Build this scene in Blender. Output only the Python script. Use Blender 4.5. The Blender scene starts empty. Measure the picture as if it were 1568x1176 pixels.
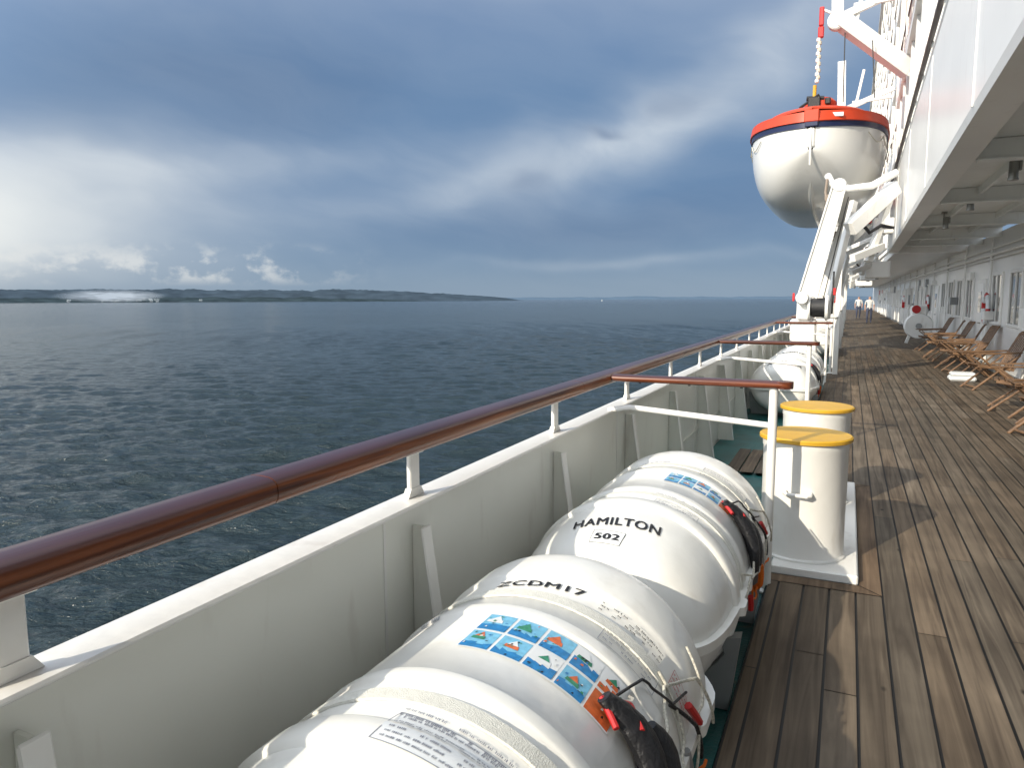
import bpy, math, random, bmesh
import numpy as np
from mathutils import Vector, Matrix, Euler, noise as mn
random.seed(7)
S=bpy.context.scene
COL=S.collection
S.view_settings.view_transform='Standard'
try: S.view_settings.look='None'
except: pass
S.view_settings.exposure=0

# ---------------------------------------------------------------- materials
def newmat(name):
    m=bpy.data.materials.new(name); m.use_nodes=True
    nt=m.node_tree; b=nt.nodes['Principled BSDF']
    return m,nt,b
def mat(name,c,rough=.5,metal=0,var=.08,scale=3.0,bump=.0,bscale=40,spec=.5,coat=0,dirt=0,dirtc=(.25,.15,.08)):
    m,nt,b=newmat(name)
    b.inputs['Roughness'].default_value=rough
    b.inputs['Metallic'].default_value=metal
    b.inputs['Specular IOR Level'].default_value=spec
    b.inputs['Coat Weight'].default_value=coat
    b.inputs['Coat Roughness'].default_value=.08
    g=nt.nodes.new('ShaderNodeNewGeometry')
    n=nt.nodes.new('ShaderNodeTexNoise'); n.inputs['Scale'].default_value=scale; n.inputs['Detail'].default_value=3
    nt.links.new(g.outputs['Position'],n.inputs['Vector'])
    r=nt.nodes.new('ShaderNodeMapRange'); r.inputs[1].default_value=.3; r.inputs[2].default_value=.7
    r.inputs[3].default_value=1-var; r.inputs[4].default_value=1+var
    nt.links.new(n.outputs['Fac'],r.inputs[0])
    mul=nt.nodes.new('ShaderNodeVectorMath'); mul.operation='SCALE'
    mul.inputs[0].default_value=c; nt.links.new(r.outputs[0],mul.inputs['Scale'])
    out=mul.outputs[0]
    if dirt>0:
        n2=nt.nodes.new('ShaderNodeTexNoise'); n2.inputs['Scale'].default_value=9; n2.inputs['Detail'].default_value=6
        mp=nt.nodes.new('ShaderNodeMapping'); mp.inputs['Scale'].default_value=(1,1,.25)
        nt.links.new(g.outputs['Position'],mp.inputs[0]); nt.links.new(mp.outputs[0],n2.inputs['Vector'])
        r2=nt.nodes.new('ShaderNodeMapRange'); r2.inputs[1].default_value=.6; r2.inputs[2].default_value=.78
        r2.inputs[3].default_value=0; r2.inputs[4].default_value=dirt
        nt.links.new(n2.outputs['Fac'],r2.inputs[0])
        mx=nt.nodes.new('ShaderNodeMix'); mx.data_type='RGBA'
        nt.links.new(r2.outputs[0],mx.inputs[0]); nt.links.new(out,mx.inputs[6]); mx.inputs[7].default_value=(*dirtc,1)
        out=mx.outputs[2]
    nt.links.new(out,b.inputs['Base Color'])
    if bump>0:
        n3=nt.nodes.new('ShaderNodeTexNoise'); n3.inputs['Scale'].default_value=bscale; n3.inputs['Detail'].default_value=2
        nt.links.new(g.outputs['Position'],n3.inputs['Vector'])
        bp=nt.nodes.new('ShaderNodeBump'); bp.inputs['Strength'].default_value=bump; bp.inputs['Distance'].default_value=.01
        nt.links.new(n3.outputs['Fac'],bp.inputs['Height']); nt.links.new(bp.outputs[0],b.inputs['Normal'])
    return m
WHITE=mat('white_paint',(.83,.82,.78),.35,var=.04,scale=2,bump=.25,bscale=14,dirt=.25)
WHITE2=mat('white_paint_bulwark',(.82,.82,.75),.3,var=.04,scale=1.5,bump=.35,bscale=5,dirt=.2)
WHITES=mat('white_paint_ship_side',(.83,.82,.79),.3,var=.05,scale=.7,bump=.3,bscale=3,dirt=.15)
GRP=mat('white_fibreglass',(.82,.81,.76),.3,var=.04,scale=5,bump=.2,bscale=14,coat=.3,dirt=.3,dirtc=(.5,.46,.38))
BOATW=mat('boat_fibreglass',(.82,.81,.77),.25,var=.03,scale=1,coat=.3)
STRAP=mat('strap_webbing',(.72,.71,.64),.8,var=.06,scale=60,bump=.4,bscale=300)
SOFFIT=mat('soffit_paint',(.78,.79,.76),.4,var=.05,scale=1.5,bump=.3,bscale=6,dirt=.15)
YEL=mat('yellow_paint',(.62,.35,.025),.4,var=.08,scale=7,dirt=.25)
TEAL=mat('green_deck_paint',(.012,.11,.105),.45,var=.3,scale=5,bump=.4,bscale=60,dirt=.5)
BLACK=mat('black_nylon',(.012,.012,.014),.5,var=.3,scale=20,bump=.6,bscale=60)
CAULK=mat('caulking',(.010,.009,.008),.6)
RED=mat('red_plastic',(.5,.02,.02),.4)
ORANGE=mat('orange_canopy',(.58,.055,.015),.45,var=.10,scale=2)
ORANGE2=mat('orange_line',(.75,.16,.01),.6)
NAVY=mat('navy_stripe',(.012,.02,.07),.4)
GREY=mat('grey_metal',(.32,.33,.33),.35,metal=.4)
STEEL=mat('lamp_steel',(.3,.3,.28),.3,metal=.6)
GLASS=mat('window_glass',(.02,.03,.035),.06,spec=.8)
ROPE=mat('rope',(.6,.57,.48),.9,var=.3,scale=120,bump=.6,bscale=300)
INK=mat('black_ink',(.012,.012,.014),.5)
INKG=mat('grey_ink',(.25,.26,.3),.5)
SW=mat('sticker_white',(.76,.78,.78),.35)
SB=mat('sticker_blue',(.02,.20,.46),.35,var=.2,scale=60)
SL=mat('sticker_light_blue',(.18,.47,.66),.35,var=.15,scale=60)
SO=mat('sticker_orange',(.62,.14,.04),.35,var=.2,scale=60)
SG=mat('sticker_green',(.04,.24,.14),.35,var=.3,scale=60)
SKIN=mat('skin',(.45,.26,.18),.5); SHIRT=mat('shirt',(.6,.6,.58),.8); PANTS=mat('trousers',(.05,.06,.1),.8); HAIR=mat('hair',(.04,.025,.015),.7)
RUST=mat('rusty_chain',(.25,.2,.16),.6,metal=.3)

def woodmat(name,c1,c2,rough,coat,attr=False,axis='Y',sc=1.0,bumps=.3,spec=.5,top=None):
    m,nt,b=newmat(name); N=nt.nodes; L=nt.links
    g=N.new('ShaderNodeNewGeometry'); mp=N.new('ShaderNodeMapping')
    s={'Y':(22*sc,.9*sc,22*sc),'X':(.9*sc,22*sc,22*sc),'Z':(22*sc,22*sc,.9*sc)}[axis]
    mp.inputs['Scale'].default_value=s
    L.new(g.outputs['Position'],mp.inputs[0])
    n=N.new('ShaderNodeTexNoise'); n.inputs['Scale'].default_value=1; n.inputs['Detail'].default_value=6; n.inputs['Distortion'].default_value=1.2
    L.new(mp.outputs[0],n.inputs['Vector'])
    n2=N.new('ShaderNodeTexNoise'); n2.inputs['Scale'].default_value=1.7; n2.inputs['Detail'].default_value=5
    L.new(g.outputs['Position'],n2.inputs['Vector'])
    cr=N.new('ShaderNodeValToRGB'); cr.color_ramp.elements[0].position=.3; cr.color_ramp.elements[1].position=.72
    cr.color_ramp.elements[0].color=(*c1,1); cr.color_ramp.elements[1].color=(*c2,1)
    L.new(n.outputs['Fac'],cr.inputs[0])
    r=N.new('ShaderNodeMapRange'); r.inputs[1].default_value=.3; r.inputs[2].default_value=.7; r.inputs[3].default_value=.72; r.inputs[4].default_value=1.22
    L.new(n2.outputs['Fac'],r.inputs[0])
    src=cr.outputs[0]
    if top:  # upward-facing surface blended to a darker colour
        se=N.new('ShaderNodeSeparateXYZ'); L.new(g.outputs['Normal'],se.inputs[0])
        rt=N.new('ShaderNodeMapRange'); rt.inputs[1].default_value=.25; rt.inputs[2].default_value=.75; L.new(se.outputs[2],rt.inputs[0])
        mm=N.new('ShaderNodeMix'); mm.data_type='RGBA'; L.new(rt.outputs[0],mm.inputs[0]); L.new(src,mm.inputs[6]); mm.inputs[7].default_value=(*top,1); src=mm.outputs[2]
    mu=N.new('ShaderNodeVectorMath'); mu.operation='SCALE'
    L.new(src,mu.inputs[0]); L.new(r.outputs[0],mu.inputs['Scale'])
    out=mu.outputs[0]
    if attr:
        a=N.new('ShaderNodeAttribute'); a.attribute_name='plank'
        mu2=N.new('ShaderNodeVectorMath'); mu2.operation='MULTIPLY'
        L.new(out,mu2.inputs[0]); L.new(a.outputs['Color'],mu2.inputs[1]); out=mu2.outputs[0]
        v=N.new('ShaderNodeTexVoronoi'); v.inputs['Scale'].default_value=2.3
        mp2=N.new('ShaderNodeMapping'); mp2.inputs['Scale'].default_value=(1.6,.8,1)
        L.new(g.outputs['Position'],mp2.inputs[0]); L.new(mp2.outputs[0],v.inputs['Vector'])
        rk=N.new('ShaderNodeMapRange'); rk.inputs[1].default_value=.02; rk.inputs[2].default_value=.06; rk.inputs[3].default_value=.22; rk.inputs[4].default_value=1
        L.new(v.outputs['Distance'],rk.inputs[0])
        mu3=N.new('ShaderNodeVectorMath'); mu3.operation='SCALE'; L.new(out,mu3.inputs[0]); L.new(rk.outputs[0],mu3.inputs['Scale']); out=mu3.outputs[0]
    L.new(out,b.inputs['Base Color'])
    b.inputs['Roughness'].default_value=rough; b.inputs['Coat Weight'].default_value=coat; b.inputs['Coat Roughness'].default_value=.16
    b.inputs['Specular IOR Level'].default_value=spec
    bp=N.new('ShaderNodeBump'); bp.inputs['Strength'].default_value=bumps; bp.inputs['Distance'].default_value=.004
    L.new(n.outputs['Fac'],bp.inputs['Height']); L.new(bp.outputs[0],b.inputs['Normal'])
    return m
DECKW=woodmat('teak_deck',(.074,.056,.040),(.172,.135,.096),.68,0,attr=True,bumps=.5,spec=.25)
RAILW=woodmat('varnished_rail',(.05,.010,.004),(.33,.095,.022),.32,.3,bumps=.2,spec=.3,top=(.060,.018,.019))
RAILX=woodmat('varnished_crossrail',(.05,.010,.004),(.22,.055,.015),.32,.3,axis='X',bumps=.2,spec=.3,top=(.075,.020,.015))
CHAIRW=woodmat('chair_teak',(.10,.055,.028),(.26,.15,.08),.5,.05,axis='X')

# ---------------------------------------------------------------- mesh builder
class MB:
    def __init__(s): s.v=[];s.f=[];s.m=[];s.mats=[]
    def mi(s,m):
        if m not in s.mats: s.mats.append(m)
        return s.mats.index(m)
    def face(s,pts,m):
        b=len(s.v); s.v+= [tuple(p) for p in pts]; s.f.append(tuple(range(b,b+len(pts)))); s.m.append(s.mi(m))
    def box(s,c,d,m,R=None,ch=0.0):
        x,y,z=[q/2 for q in d]; C=Vector(c); b=len(s.v)
        if ch<=0:
            P=[(i*x,j*y,k*z) for i in(-1,1) for j in(-1,1) for k in(-1,1)]
            F=[(0,1,3,2),(4,6,7,5),(0,4,5,1),(2,3,7,6),(0,2,6,4),(1,5,7,3)]
            for p in P:
                q=Vector(p)
                if R: q=R@q
                s.v.append(tuple(C+q))
            for f in F: s.f.append(tuple(b+i for i in f)); s.m.append(s.mi(m))
        else:
            ch=min(ch,x*.9,y*.9,z*.9)
            idx={}
            for i in(-1,1):
                for j in(-1,1):
                    for k in(-1,1):
                        for a in range(3):
                            h=[x-ch,y-ch,z-ch]; h[a]+=ch
                            q=Vector((i*h[0],j*h[1],k*h[2]))
                            if R: q=R@q
                            idx[(i,j,k,a)]=len(s.v); s.v.append(tuple(C+q))
            mi=s.mi(m)
            def add(l,n):
                s.f.append(tuple(l)); s.m.append(mi)
            for a in range(3):
                o=[t for t in range(3) if t!=a]
                for sg in(-1,1):
                    l=[]
                    for (p,q) in((-1,-1),(1,-1),(1,1),(-1,1)):
                        k=[0,0,0];k[a]=sg;k[o[0]]=p;k[o[1]]=q
                        l.append(idx[(*k,a)])
                    add(l,None)
                for p in(-1,1):
                    for q in(-1,1):
                        def K(t,ax):
                            k=[0,0,0];k[a]=t;k[o[0]]=p;k[o[1]]=q
                            return idx[(*k,ax)]
                        add([K(-1,o[0]),K(1,o[0]),K(1,o[1]),K(-1,o[1])],None)
            for i in(-1,1):
                for j in(-1,1):
                    for k in(-1,1): add([idx[(i,j,k,0)],idx[(i,j,k,1)],idx[(i,j,k,2)]],None)
    def beam(s,p0,p1,w,h,m,up=(0,0,1),ch=.008):
        p0=Vector(p0);p1=Vector(p1);d=p1-p0;L=d.length;d.normalize()
        u=Vector(up); sx=d.cross(u)
        if sx.length<1e-3: sx=d.cross(Vector((1,0,0)))
        sx.normalize(); uz=sx.cross(d)
        R=Matrix((sx,d,uz)).transposed()
        s.box((p0+p1)/2,(w,L,h),m,R,ch)
    def loft(s,rings,m,close=True,cap=True):
        b=len(s.v);n=len(rings[0])
        for r in rings: s.v+=[tuple(p) for p in r]
        mi=s.mi(m) if not callable(m) else None
        for i in range(len(rings)-1):
            for j in range(n if close else n-1):
                k=(j+1)%n
                s.f.append((b+i*n+j,b+i*n+k,b+(i+1)*n+k,b+(i+1)*n+j))
                s.m.append(mi if mi is not None else s.mi(m(i,j)))
        if cap:
            s.f.append(tuple(b+j for j in range(n))[::-1]); s.m.append(mi if mi is not None else s.mi(m(0,0)))
            s.f.append(tuple(b+(len(rings)-1)*n+j for j in range(n))); s.m.append(mi if mi is not None else s.mi(m(len(rings)-2,0)))
    def path(s,pts,r,m,seg=8,cap=True):
        pts=[Vector(p) for p in pts]; rs=r if isinstance(r,(list,tuple)) else [r]*len(pts)
        rings=[];u=None
        for i,p in enumerate(pts):
            d=(pts[min(i+1,len(pts)-1)]-pts[max(i-1,0)])
            if d.length<1e-9: d=Vector((0,0,1))
            d.normalize()
            if u is None: u=d.orthogonal().normalized()
            else: u=(u-d*u.dot(d)).normalized()
            w=d.cross(u)
            rings.append([p+(u*math.cos(a)+w*math.sin(a))*rs[i] for a in [2*math.pi*k/seg for k in range(seg)]])
        s.loft(rings,m,True,cap)
    def lathe(s,prof,c,m,seg=32,axis='Z'):
        rings=[]
        for r,h in prof:
            R=[]
            for k in range(seg):
                a=2*math.pi*k/seg; x,y=r*math.cos(a),r*math.sin(a)
                p={'Z':(x,y,h),'Y':(y,h,x),'X':(h,x,y)}[axis]
                R.append(Vector(c)+Vector(p))
            rings.append(R)
        s.loft(rings,m)
    def extr(s,prof,o,u,v,w,m):
        o=Vector(o);u=Vector(u);v=Vector(v);w=Vector(w)
        a=[o+u*p+v*q for p,q in prof]; s.loft([a,[p+w for p in a]],m)
    def obj(s,name,loc=(0,0,0),ang=35,parent=None,rotz=0,scale=1,fix=True):
        me=bpy.data.meshes.new(name); me.from_pydata(s.v,[],s.f)
        for m in s.mats: me.materials.append(m)
        me.polygons.foreach_set('material_index',s.m)
        me.polygons.foreach_set('use_smooth',[True]*len(s.f))
        me.update()
        if fix:
            bm=bmesh.new(); bm.from_mesh(me); bmesh.ops.recalc_face_normals(bm,faces=bm.faces); bm.to_mesh(me); bm.free()
        me.set_sharp_from_angle(angle=math.radians(ang))
        o=bpy.data.objects.new(name,me); COL.objects.link(o); o.location=loc; o.rotation_euler=(0,0,rotz); o.scale=(scale,)*3
        if parent: o.parent=parent
        return o
def empty(name,loc=(0,0,0)):
    e=bpy.data.objects.new(name,None); COL.objects.link(e); e.location=loc; e.empty_display_size=.2; return e

# ---------------------------------------------------------------- camera
cam=bpy.data.cameras.new('camera'); co=bpy.data.objects.new('camera',cam); COL.objects.link(co); S.camera=co
cam.lens=36*1100/1568; cam.sensor_width=36; cam.clip_start=.05; cam.clip_end=80000
R=Euler((math.radians(90-6.74),0,math.radians(25)),'XYZ').to_matrix()@Matrix.Rotation(math.radians(-.2),3,'Z')
co.matrix_world=Matrix.Translation((0,0,1.6))@R.to_4x4()

# ---------------------------------------------------------------- sun + sky
EL=math.radians(27); sx,sy=-.40,-.9165
to_sun=Vector((sx*math.cos(EL),sy*math.cos(EL),math.sin(EL))).normalized()
sl=bpy.data.lights.new('sun','SUN'); sl.energy=4.8; sl.angle=math.radians(.6); sl.color=(1,.90,.74)
so=bpy.data.objects.new('sun',sl); COL.objects.link(so); so.rotation_euler=to_sun.to_track_quat('Z','Y').to_euler(); so.location=(-20,-30,30)

W=bpy.data.worlds.new('World'); S.world=W; W.use_nodes=True
nt=W.node_tree; N=nt.nodes; L=nt.links
for n in list(N): N.remove(n)
def M(op,a,b=None,c=None):
    n=N.new('ShaderNodeMath'); n.operation=op
    for i,x in enumerate((a,b,c)):
        if x is None: continue
        if isinstance(x,(int,float)): n.inputs[i].default_value=x
        else: L.new(x,n.inputs[i])
    return n.outputs[0]
def MR(x,a,b,c=0,d=1,smooth=True):
    n=N.new('ShaderNodeMapRange'); n.interpolation_type='SMOOTHSTEP' if smooth else 'LINEAR'
    L.new(x,n.inputs[0])
    for i,q in enumerate((a,b,c,d)): n.inputs[i+1].default_value=q
    return n.outputs[0]
def MX(f,a,b):
    n=N.new('ShaderNodeMix'); n.data_type='RGBA'
    if isinstance(f,(int,float)): n.inputs[0].default_value=f
    else: L.new(f,n.inputs[0])
    for i,q in ((6,a),(7,b)):
        if isinstance(q,tuple): n.inputs[i].default_value=(*q,1)
        else: L.new(q,n.inputs[i])
    return n.outputs[2]
tc=N.new('ShaderNodeTexCoord'); nm=N.new('ShaderNodeVectorMath'); nm.operation='NORMALIZE'; L.new(tc.outputs['Generated'],nm.inputs[0])
sp=N.new('ShaderNodeSeparateXYZ'); L.new(nm.outputs[0],sp.inputs[0])
az=M('MULTIPLY',M('ARCTAN2',M('MULTIPLY',sp.outputs[0],-1),sp.outputs[1]),57.2958)
el=M('MULTIPLY',M('ARCSINE',sp.outputs[2]),57.2958)
cb=N.new('ShaderNodeCombineXYZ'); L.new(az,cb.inputs[0]); L.new(el,cb.inputs[1]); P0=cb.outputs[0]
def noise(vec,scale,det=5,rough=.5,loc=(0,0,0),rot=0,dist=0,col=False):
    mp=N.new('ShaderNodeMapping'); mp.inputs['Scale'].default_value=(*scale,1); mp.inputs['Location'].default_value=loc
    mp0=N.new('ShaderNodeMapping'); mp0.inputs['Rotation'].default_value=(0,0,math.radians(rot))
    L.new(vec,mp0.inputs[0]); L.new(mp0.outputs[0],mp.inputs[0])
    n=N.new('ShaderNodeTexNoise'); n.inputs['Scale'].default_value=1; n.inputs['Detail'].default_value=det; n.inputs['Roughness'].default_value=rough; n.inputs['Distortion'].default_value=dist
    L.new(mp.outputs[0],n.inputs['Vector']); return n.outputs['Color' if col else 'Fac']
wn=noise(P0,(.08,.14),3,.45,(3,1,0),col=True)
sub=N.new('ShaderNodeVectorMath'); sub.operation='SUBTRACT'; L.new(wn,sub.inputs[0]); sub.inputs[1].default_value=(.5,.5,.5)
mul=N.new('ShaderNodeVectorMath'); mul.operation='MULTIPLY'; L.new(sub.outputs[0],mul.inputs[0]); mul.inputs[1].default_value=(14,5,0)
ad=N.new('ShaderNodeVectorMath'); ad.operation='ADD'; L.new(P0,ad.inputs[0]); L.new(mul.outputs[0],ad.inputs[1]); PW=ad.outputs[0]
def blob(a,e,sa,se,rot=0,vec=None,amp=1):
    mp=N.new('ShaderNodeMapping'); mp.vector_type='TEXTURE'
    mp.inputs['Location'].default_value=(a,e,0); mp.inputs['Rotation'].default_value=(0,0,math.radians(rot)); mp.inputs['Scale'].default_value=(sa,se,1)
    L.new(vec or PW,mp.inputs[0])
    ln=N.new('ShaderNodeVectorMath'); ln.operation='LENGTH'; L.new(mp.outputs[0],ln.inputs[0])
    e_=M('POWER',2.71828,M('MULTIPLY',M('MULTIPLY',ln.outputs['Value'],ln.outputs['Value']),-1))
    return M('MULTIPLY',e_,amp)
def tot(l):
    r=l[0]
    for q in l[1:]: r=M('ADD',r,q)
    return r
streak=noise(PW,(.03,.14),4,.5,(5,2,0),rot=-14)
fine=noise(PW,(.10,.30),5,.55,(1,9,0),rot=-12)
st=MR(streak,.32,.70); fi=MR(fine,.28,.72)
base=MX(MR(el,0,8),(.200,.305,.44),(.135,.245,.425))
base=MX(MR(el,13,25),base,(.225,.325,.51))
dk=tot([blob(43,15,12,3.6,-8,amp=.75),blob(14,6.5,17,3.2,0,amp=.8),blob(30,5.5,10,2.5,0,amp=.3)])
base=MX(M('MINIMUM',M('MULTIPLY',dk,M('ADD',.65,M('MULTIPLY',st,.35))),.9),base,(.105,.190,.345))
br=tot([blob(63,5.8,15,4.0,-8,amp=1.0),blob(27,9.8,13,1.9,-12,amp=.5),blob(9,15.5,13,2.4,-24,amp=.85),blob(13,12.2,9,1.8,-8,amp=.5),
        blob(22,25,16,3.2,0,amp=.5),blob(62,25,14,5,10,amp=.25),blob(15,2.8,12,.5,0,amp=.25),blob(50,9.8,14,1.3,-5,amp=.38),blob(-2,21,8,3,0,amp=.4)])
bf=M('MULTIPLY',br,M('ADD',.50,M('ADD',M('MULTIPLY',st,.32),M('MULTIPLY',fi,.22))))
bf=M('ADD',bf,M('ADD',M('MULTIPLY',st,.06),M('MULTIPLY',fi,.06)))
col=MX(M('MINIMUM',bf,.95),base,(.60,.67,.75))
gl=blob(67,4.4,15,4.4,-5,amp=.95); col=MX(M('MINIMUM',gl,.92),col,(.90,.92,.90))
sc=tot([blob(18.5,12.6,2.6,.35,0,amp=.8),blob(12.5,14.2,1.9,.8,0,amp=.55),blob(23.5,9.4,2.0,.9,0,amp=.6)])
col=MX(M('MULTIPLY',sc,.8),col,(.20,.27,.40))
pf=noise(P0,(.36,.50),5,.55,(2,4,0))
pm=M('MULTIPLY',MR(pf,.47,.62),M('MULTIPLY',MR(el,.9,1.7),M('SUBTRACT',1,MR(el,2.5,4.6))))
pm=M('MULTIPLY',pm,MR(az,34,46))
col=MX(M('MULTIPLY',pm,.7),col,(.80,.82,.82))
col=MX(M('SUBTRACT',.5,MR(el,0,3.0,0,.5)),col,(.29,.38,.48))
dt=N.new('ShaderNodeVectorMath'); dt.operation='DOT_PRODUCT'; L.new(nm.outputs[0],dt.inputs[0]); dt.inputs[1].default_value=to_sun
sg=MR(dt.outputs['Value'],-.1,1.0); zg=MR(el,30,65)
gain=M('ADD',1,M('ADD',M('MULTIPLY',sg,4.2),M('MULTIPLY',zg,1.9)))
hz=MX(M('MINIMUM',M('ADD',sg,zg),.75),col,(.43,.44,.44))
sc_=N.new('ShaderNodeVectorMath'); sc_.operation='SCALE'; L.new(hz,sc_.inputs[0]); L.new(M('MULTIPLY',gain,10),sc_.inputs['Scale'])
sky=N.new('ShaderNodeTexSky'); sky.sky_type='NISHITA'; sky.sun_disc=False; sky.sun_elevation=EL; sky.sun_rotation=math.atan2(sx,sy)
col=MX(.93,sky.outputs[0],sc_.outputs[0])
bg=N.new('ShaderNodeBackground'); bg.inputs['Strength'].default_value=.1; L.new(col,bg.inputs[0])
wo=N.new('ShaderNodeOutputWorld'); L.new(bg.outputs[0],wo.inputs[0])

# ---------------------------------------------------------------- sea
SEAZ=-13.0
m,nt2,b=newmat('sea_water'); N2=nt2.nodes; L2=nt2.links
g=N2.new('ShaderNodeNewGeometry')
def n2(scale,det,sx_=1,sy_=1,rot=25,dist=0,rough=.55):
    mp=N2.new('ShaderNodeMapping'); mp.inputs['Rotation'].default_value=(0,0,math.radians(-rot))
    mq=N2.new('ShaderNodeMapping'); mq.inputs['Scale'].default_value=(sx_*scale,sy_*scale,scale)
    L2.new(g.outputs['Position'],mp.inputs[0]); L2.new(mp.outputs[0],mq.inputs[0])
    n=N2.new('ShaderNodeTexNoise'); n.inputs['Scale'].default_value=1; n.inputs['Detail'].default_value=det; n.inputs['Distortion'].default_value=dist
    n.inputs['Roughness'].default_value=rough
    L2.new(mq.outputs[0],n.inputs['Vector']); return n.outputs['Fac']
def bump(h,dist,prev=None,st=1.0):
    bb=N2.new('ShaderNodeBump'); bb.inputs['Strength'].default_value=st; bb.inputs['Distance'].default_value=dist
    L2.new(h,bb.inputs['Height'])
    if prev: L2.new(prev,bb.inputs['Normal'])
    return bb.outputs[0]
b2=bump(n2(1.0,4,.55,1.4,25,.3,.55),.70); b3=bump(n2(3.6,3,.7,1.3,15),.10,b2)
L2.new(b3,b.inputs['Normal'])
pt=n2(.006,3,.4,1.5,30)
mr=N2.new('ShaderNodeMapRange'); mr.inputs[1].default_value=.35; mr.inputs[2].default_value=.65; L2.new(pt,mr.inputs[0])
mx=N2.new('ShaderNodeMix'); mx.data_type='RGBA'; mx.inputs[6].default_value=(.009,.019,.021,1); mx.inputs[7].default_value=(.015,.028,.032,1)
L2.new(mr.outputs[0],mx.inputs[0]); L2.new(mx.outputs[2],b.inputs['Base Color'])
b.inputs['Roughness'].default_value=.12; b.inputs['IOR'].default_value=1.33; b.inputs['Specular IOR Level'].default_value=.42
SEA=m
# one polar sheet round the ship, finely divided on the port side, with real ripple relief near the ship
rad_=[4.0]
while rad_[-1]<1800: rad_.append(rad_[-1]+max(.20,rad_[-1]*.0050))
while rad_[-1]<60000: rad_.append(rad_[-1]*1.25)
rad_=np.array(rad_)
azs=np.concatenate([np.arange(-14,76,.13),np.arange(76,346,6.0)])
nr,na=len(rad_),len(azs)
RR,AA=np.meshgrid(rad_,np.radians(azs),indexing='ij')
X=-np.sin(AA)*RR; Y=np.cos(AA)*RR; Z=np.zeros_like(X)
rs=np.random.RandomState(4)
cell=np.maximum(RR*.0050,RR*math.radians(.13)); fine_=((np.degrees(AA)>-14.1)&(np.degrees(AA)<75.9))
for i in range(70):
    lam=1.1*(7.5/1.1)**rs.rand(); k=2*math.pi/lam; th=math.radians(118+rs.randn()*30)
    amp=.0062*lam**.95*(.5+rs.rand())
    ph=(X*math.cos(th)+Y*math.sin(th))*k+rs.rand()*6.28+.6*np.sin(X*.07+Y*.05+i)
    fadec=np.clip((lam/cell-2.2)/2.5,0,1)*fine_*np.clip((1800-RR)/900,0,1)
    Z+=amp*fadec*(1-2*np.abs(np.sin(ph/2))**1.2)
gust=.85+.35*np.sin(X*.013+Y*.021+1)*np.sin(X*.006-Y*.017+2)
Z*=gust
co_=np.stack([X,Y,Z+SEAZ],-1).reshape(-1,3)
co_=np.vstack([co_,[[0,0,SEAZ]]]); ctr=len(co_)-1
ii=np.arange(nr-1)[:,None]; jj=np.arange(na)[None,:]; j2=(jj+1)%na
F=np.stack([ii*na+jj,(ii+1)*na+jj,(ii+1)*na+j2,ii*na+j2],-1).reshape(-1,4)
tri_=np.stack([np.full(na,ctr),np.arange(na),(np.arange(na)+1)%na],-1)
me=bpy.data.meshes.new('sea'); nq=len(F); ntv=len(tri_)
me.vertices.add(len(co_)); me.vertices.foreach_set('co',co_.astype(np.float32).ravel())
me.loops.add(nq*4+ntv*3); me.loops.foreach_set('vertex_index',np.concatenate([F.ravel(),tri_.ravel()]).astype(np.int32))
me.polygons.add(nq+ntv); me.polygons.foreach_set('loop_start',np.concatenate([np.arange(nq)*4,nq*4+np.arange(ntv)*3]).astype(np.int32))
me.polygons.foreach_set('use_smooth',np.ones(nq+ntv,dtype=bool))
me.update(calc_edges=True); me.validate()
me.materials.append(SEA)
so_=bpy.data.objects.new('sea',me); COL.objects.link(so_)

# ---------------------------------------------------------------- distant hills
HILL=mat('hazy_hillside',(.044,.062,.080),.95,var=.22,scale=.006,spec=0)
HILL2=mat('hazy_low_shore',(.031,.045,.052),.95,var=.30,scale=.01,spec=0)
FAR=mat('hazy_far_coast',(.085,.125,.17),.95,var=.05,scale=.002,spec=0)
def hills(name,Rr,a0,a1,hf,m,depth=900):
    mb=MB(); rings=[]; n=420
    for i in range(n+1):
        a=math.radians(a0+(a1-a0)*i/n); h=hf(a0+(a1-a0)*i/n)
        d=Vector((-math.sin(a),math.cos(a),0))
        rings.append([d*Rr+Vector((0,0,SEAZ-5)),d*(Rr+depth*.15)+Vector((0,0,SEAZ+h*.45)),d*(Rr+depth*.6)+Vector((0,0,SEAZ+h)),d*(Rr+depth*1.5)+Vector((0,0,SEAZ-5))])
    mb.loft(rings,m,close=False,cap=False); mb.obj(name,fix=False)
def fade(a,lo,w): return max(0,min(1,(a-lo)/w))**.7
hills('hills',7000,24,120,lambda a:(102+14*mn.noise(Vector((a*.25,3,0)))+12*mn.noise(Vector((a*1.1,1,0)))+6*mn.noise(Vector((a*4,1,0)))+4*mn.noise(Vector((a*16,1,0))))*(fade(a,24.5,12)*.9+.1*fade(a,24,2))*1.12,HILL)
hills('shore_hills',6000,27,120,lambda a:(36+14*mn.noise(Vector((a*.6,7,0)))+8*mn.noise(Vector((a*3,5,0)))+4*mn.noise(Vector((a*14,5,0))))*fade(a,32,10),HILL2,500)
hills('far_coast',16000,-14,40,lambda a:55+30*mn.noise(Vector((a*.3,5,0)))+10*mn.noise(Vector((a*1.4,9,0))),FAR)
mb=MB()
TW=mat('distant_building_white',(.30,.33,.34),.9,var=.02,spec=0)
for i in range(30):
    a=math.radians(random.gauss(53,2.4)); r=5950+random.random()*60
    s=random.uniform(8,22); h=random.uniform(6,13)
    zb=random.uniform(0,22)
    mb.box((-math.sin(a)*r,math.cos(a)*r,SEAZ+h/2+zb),(s,s,h),TW,Matrix.Rotation(a,3,'Z'))
    mb.extr([(-s/2,0),(s/2,0),(0,s*.2)],(-math.sin(a)*r,math.cos(a)*r-s/2,SEAZ+h+zb+.1),(1,0,0),(0,0,1),(0,s,0),TW)
mb.obj('distant_town')
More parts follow.
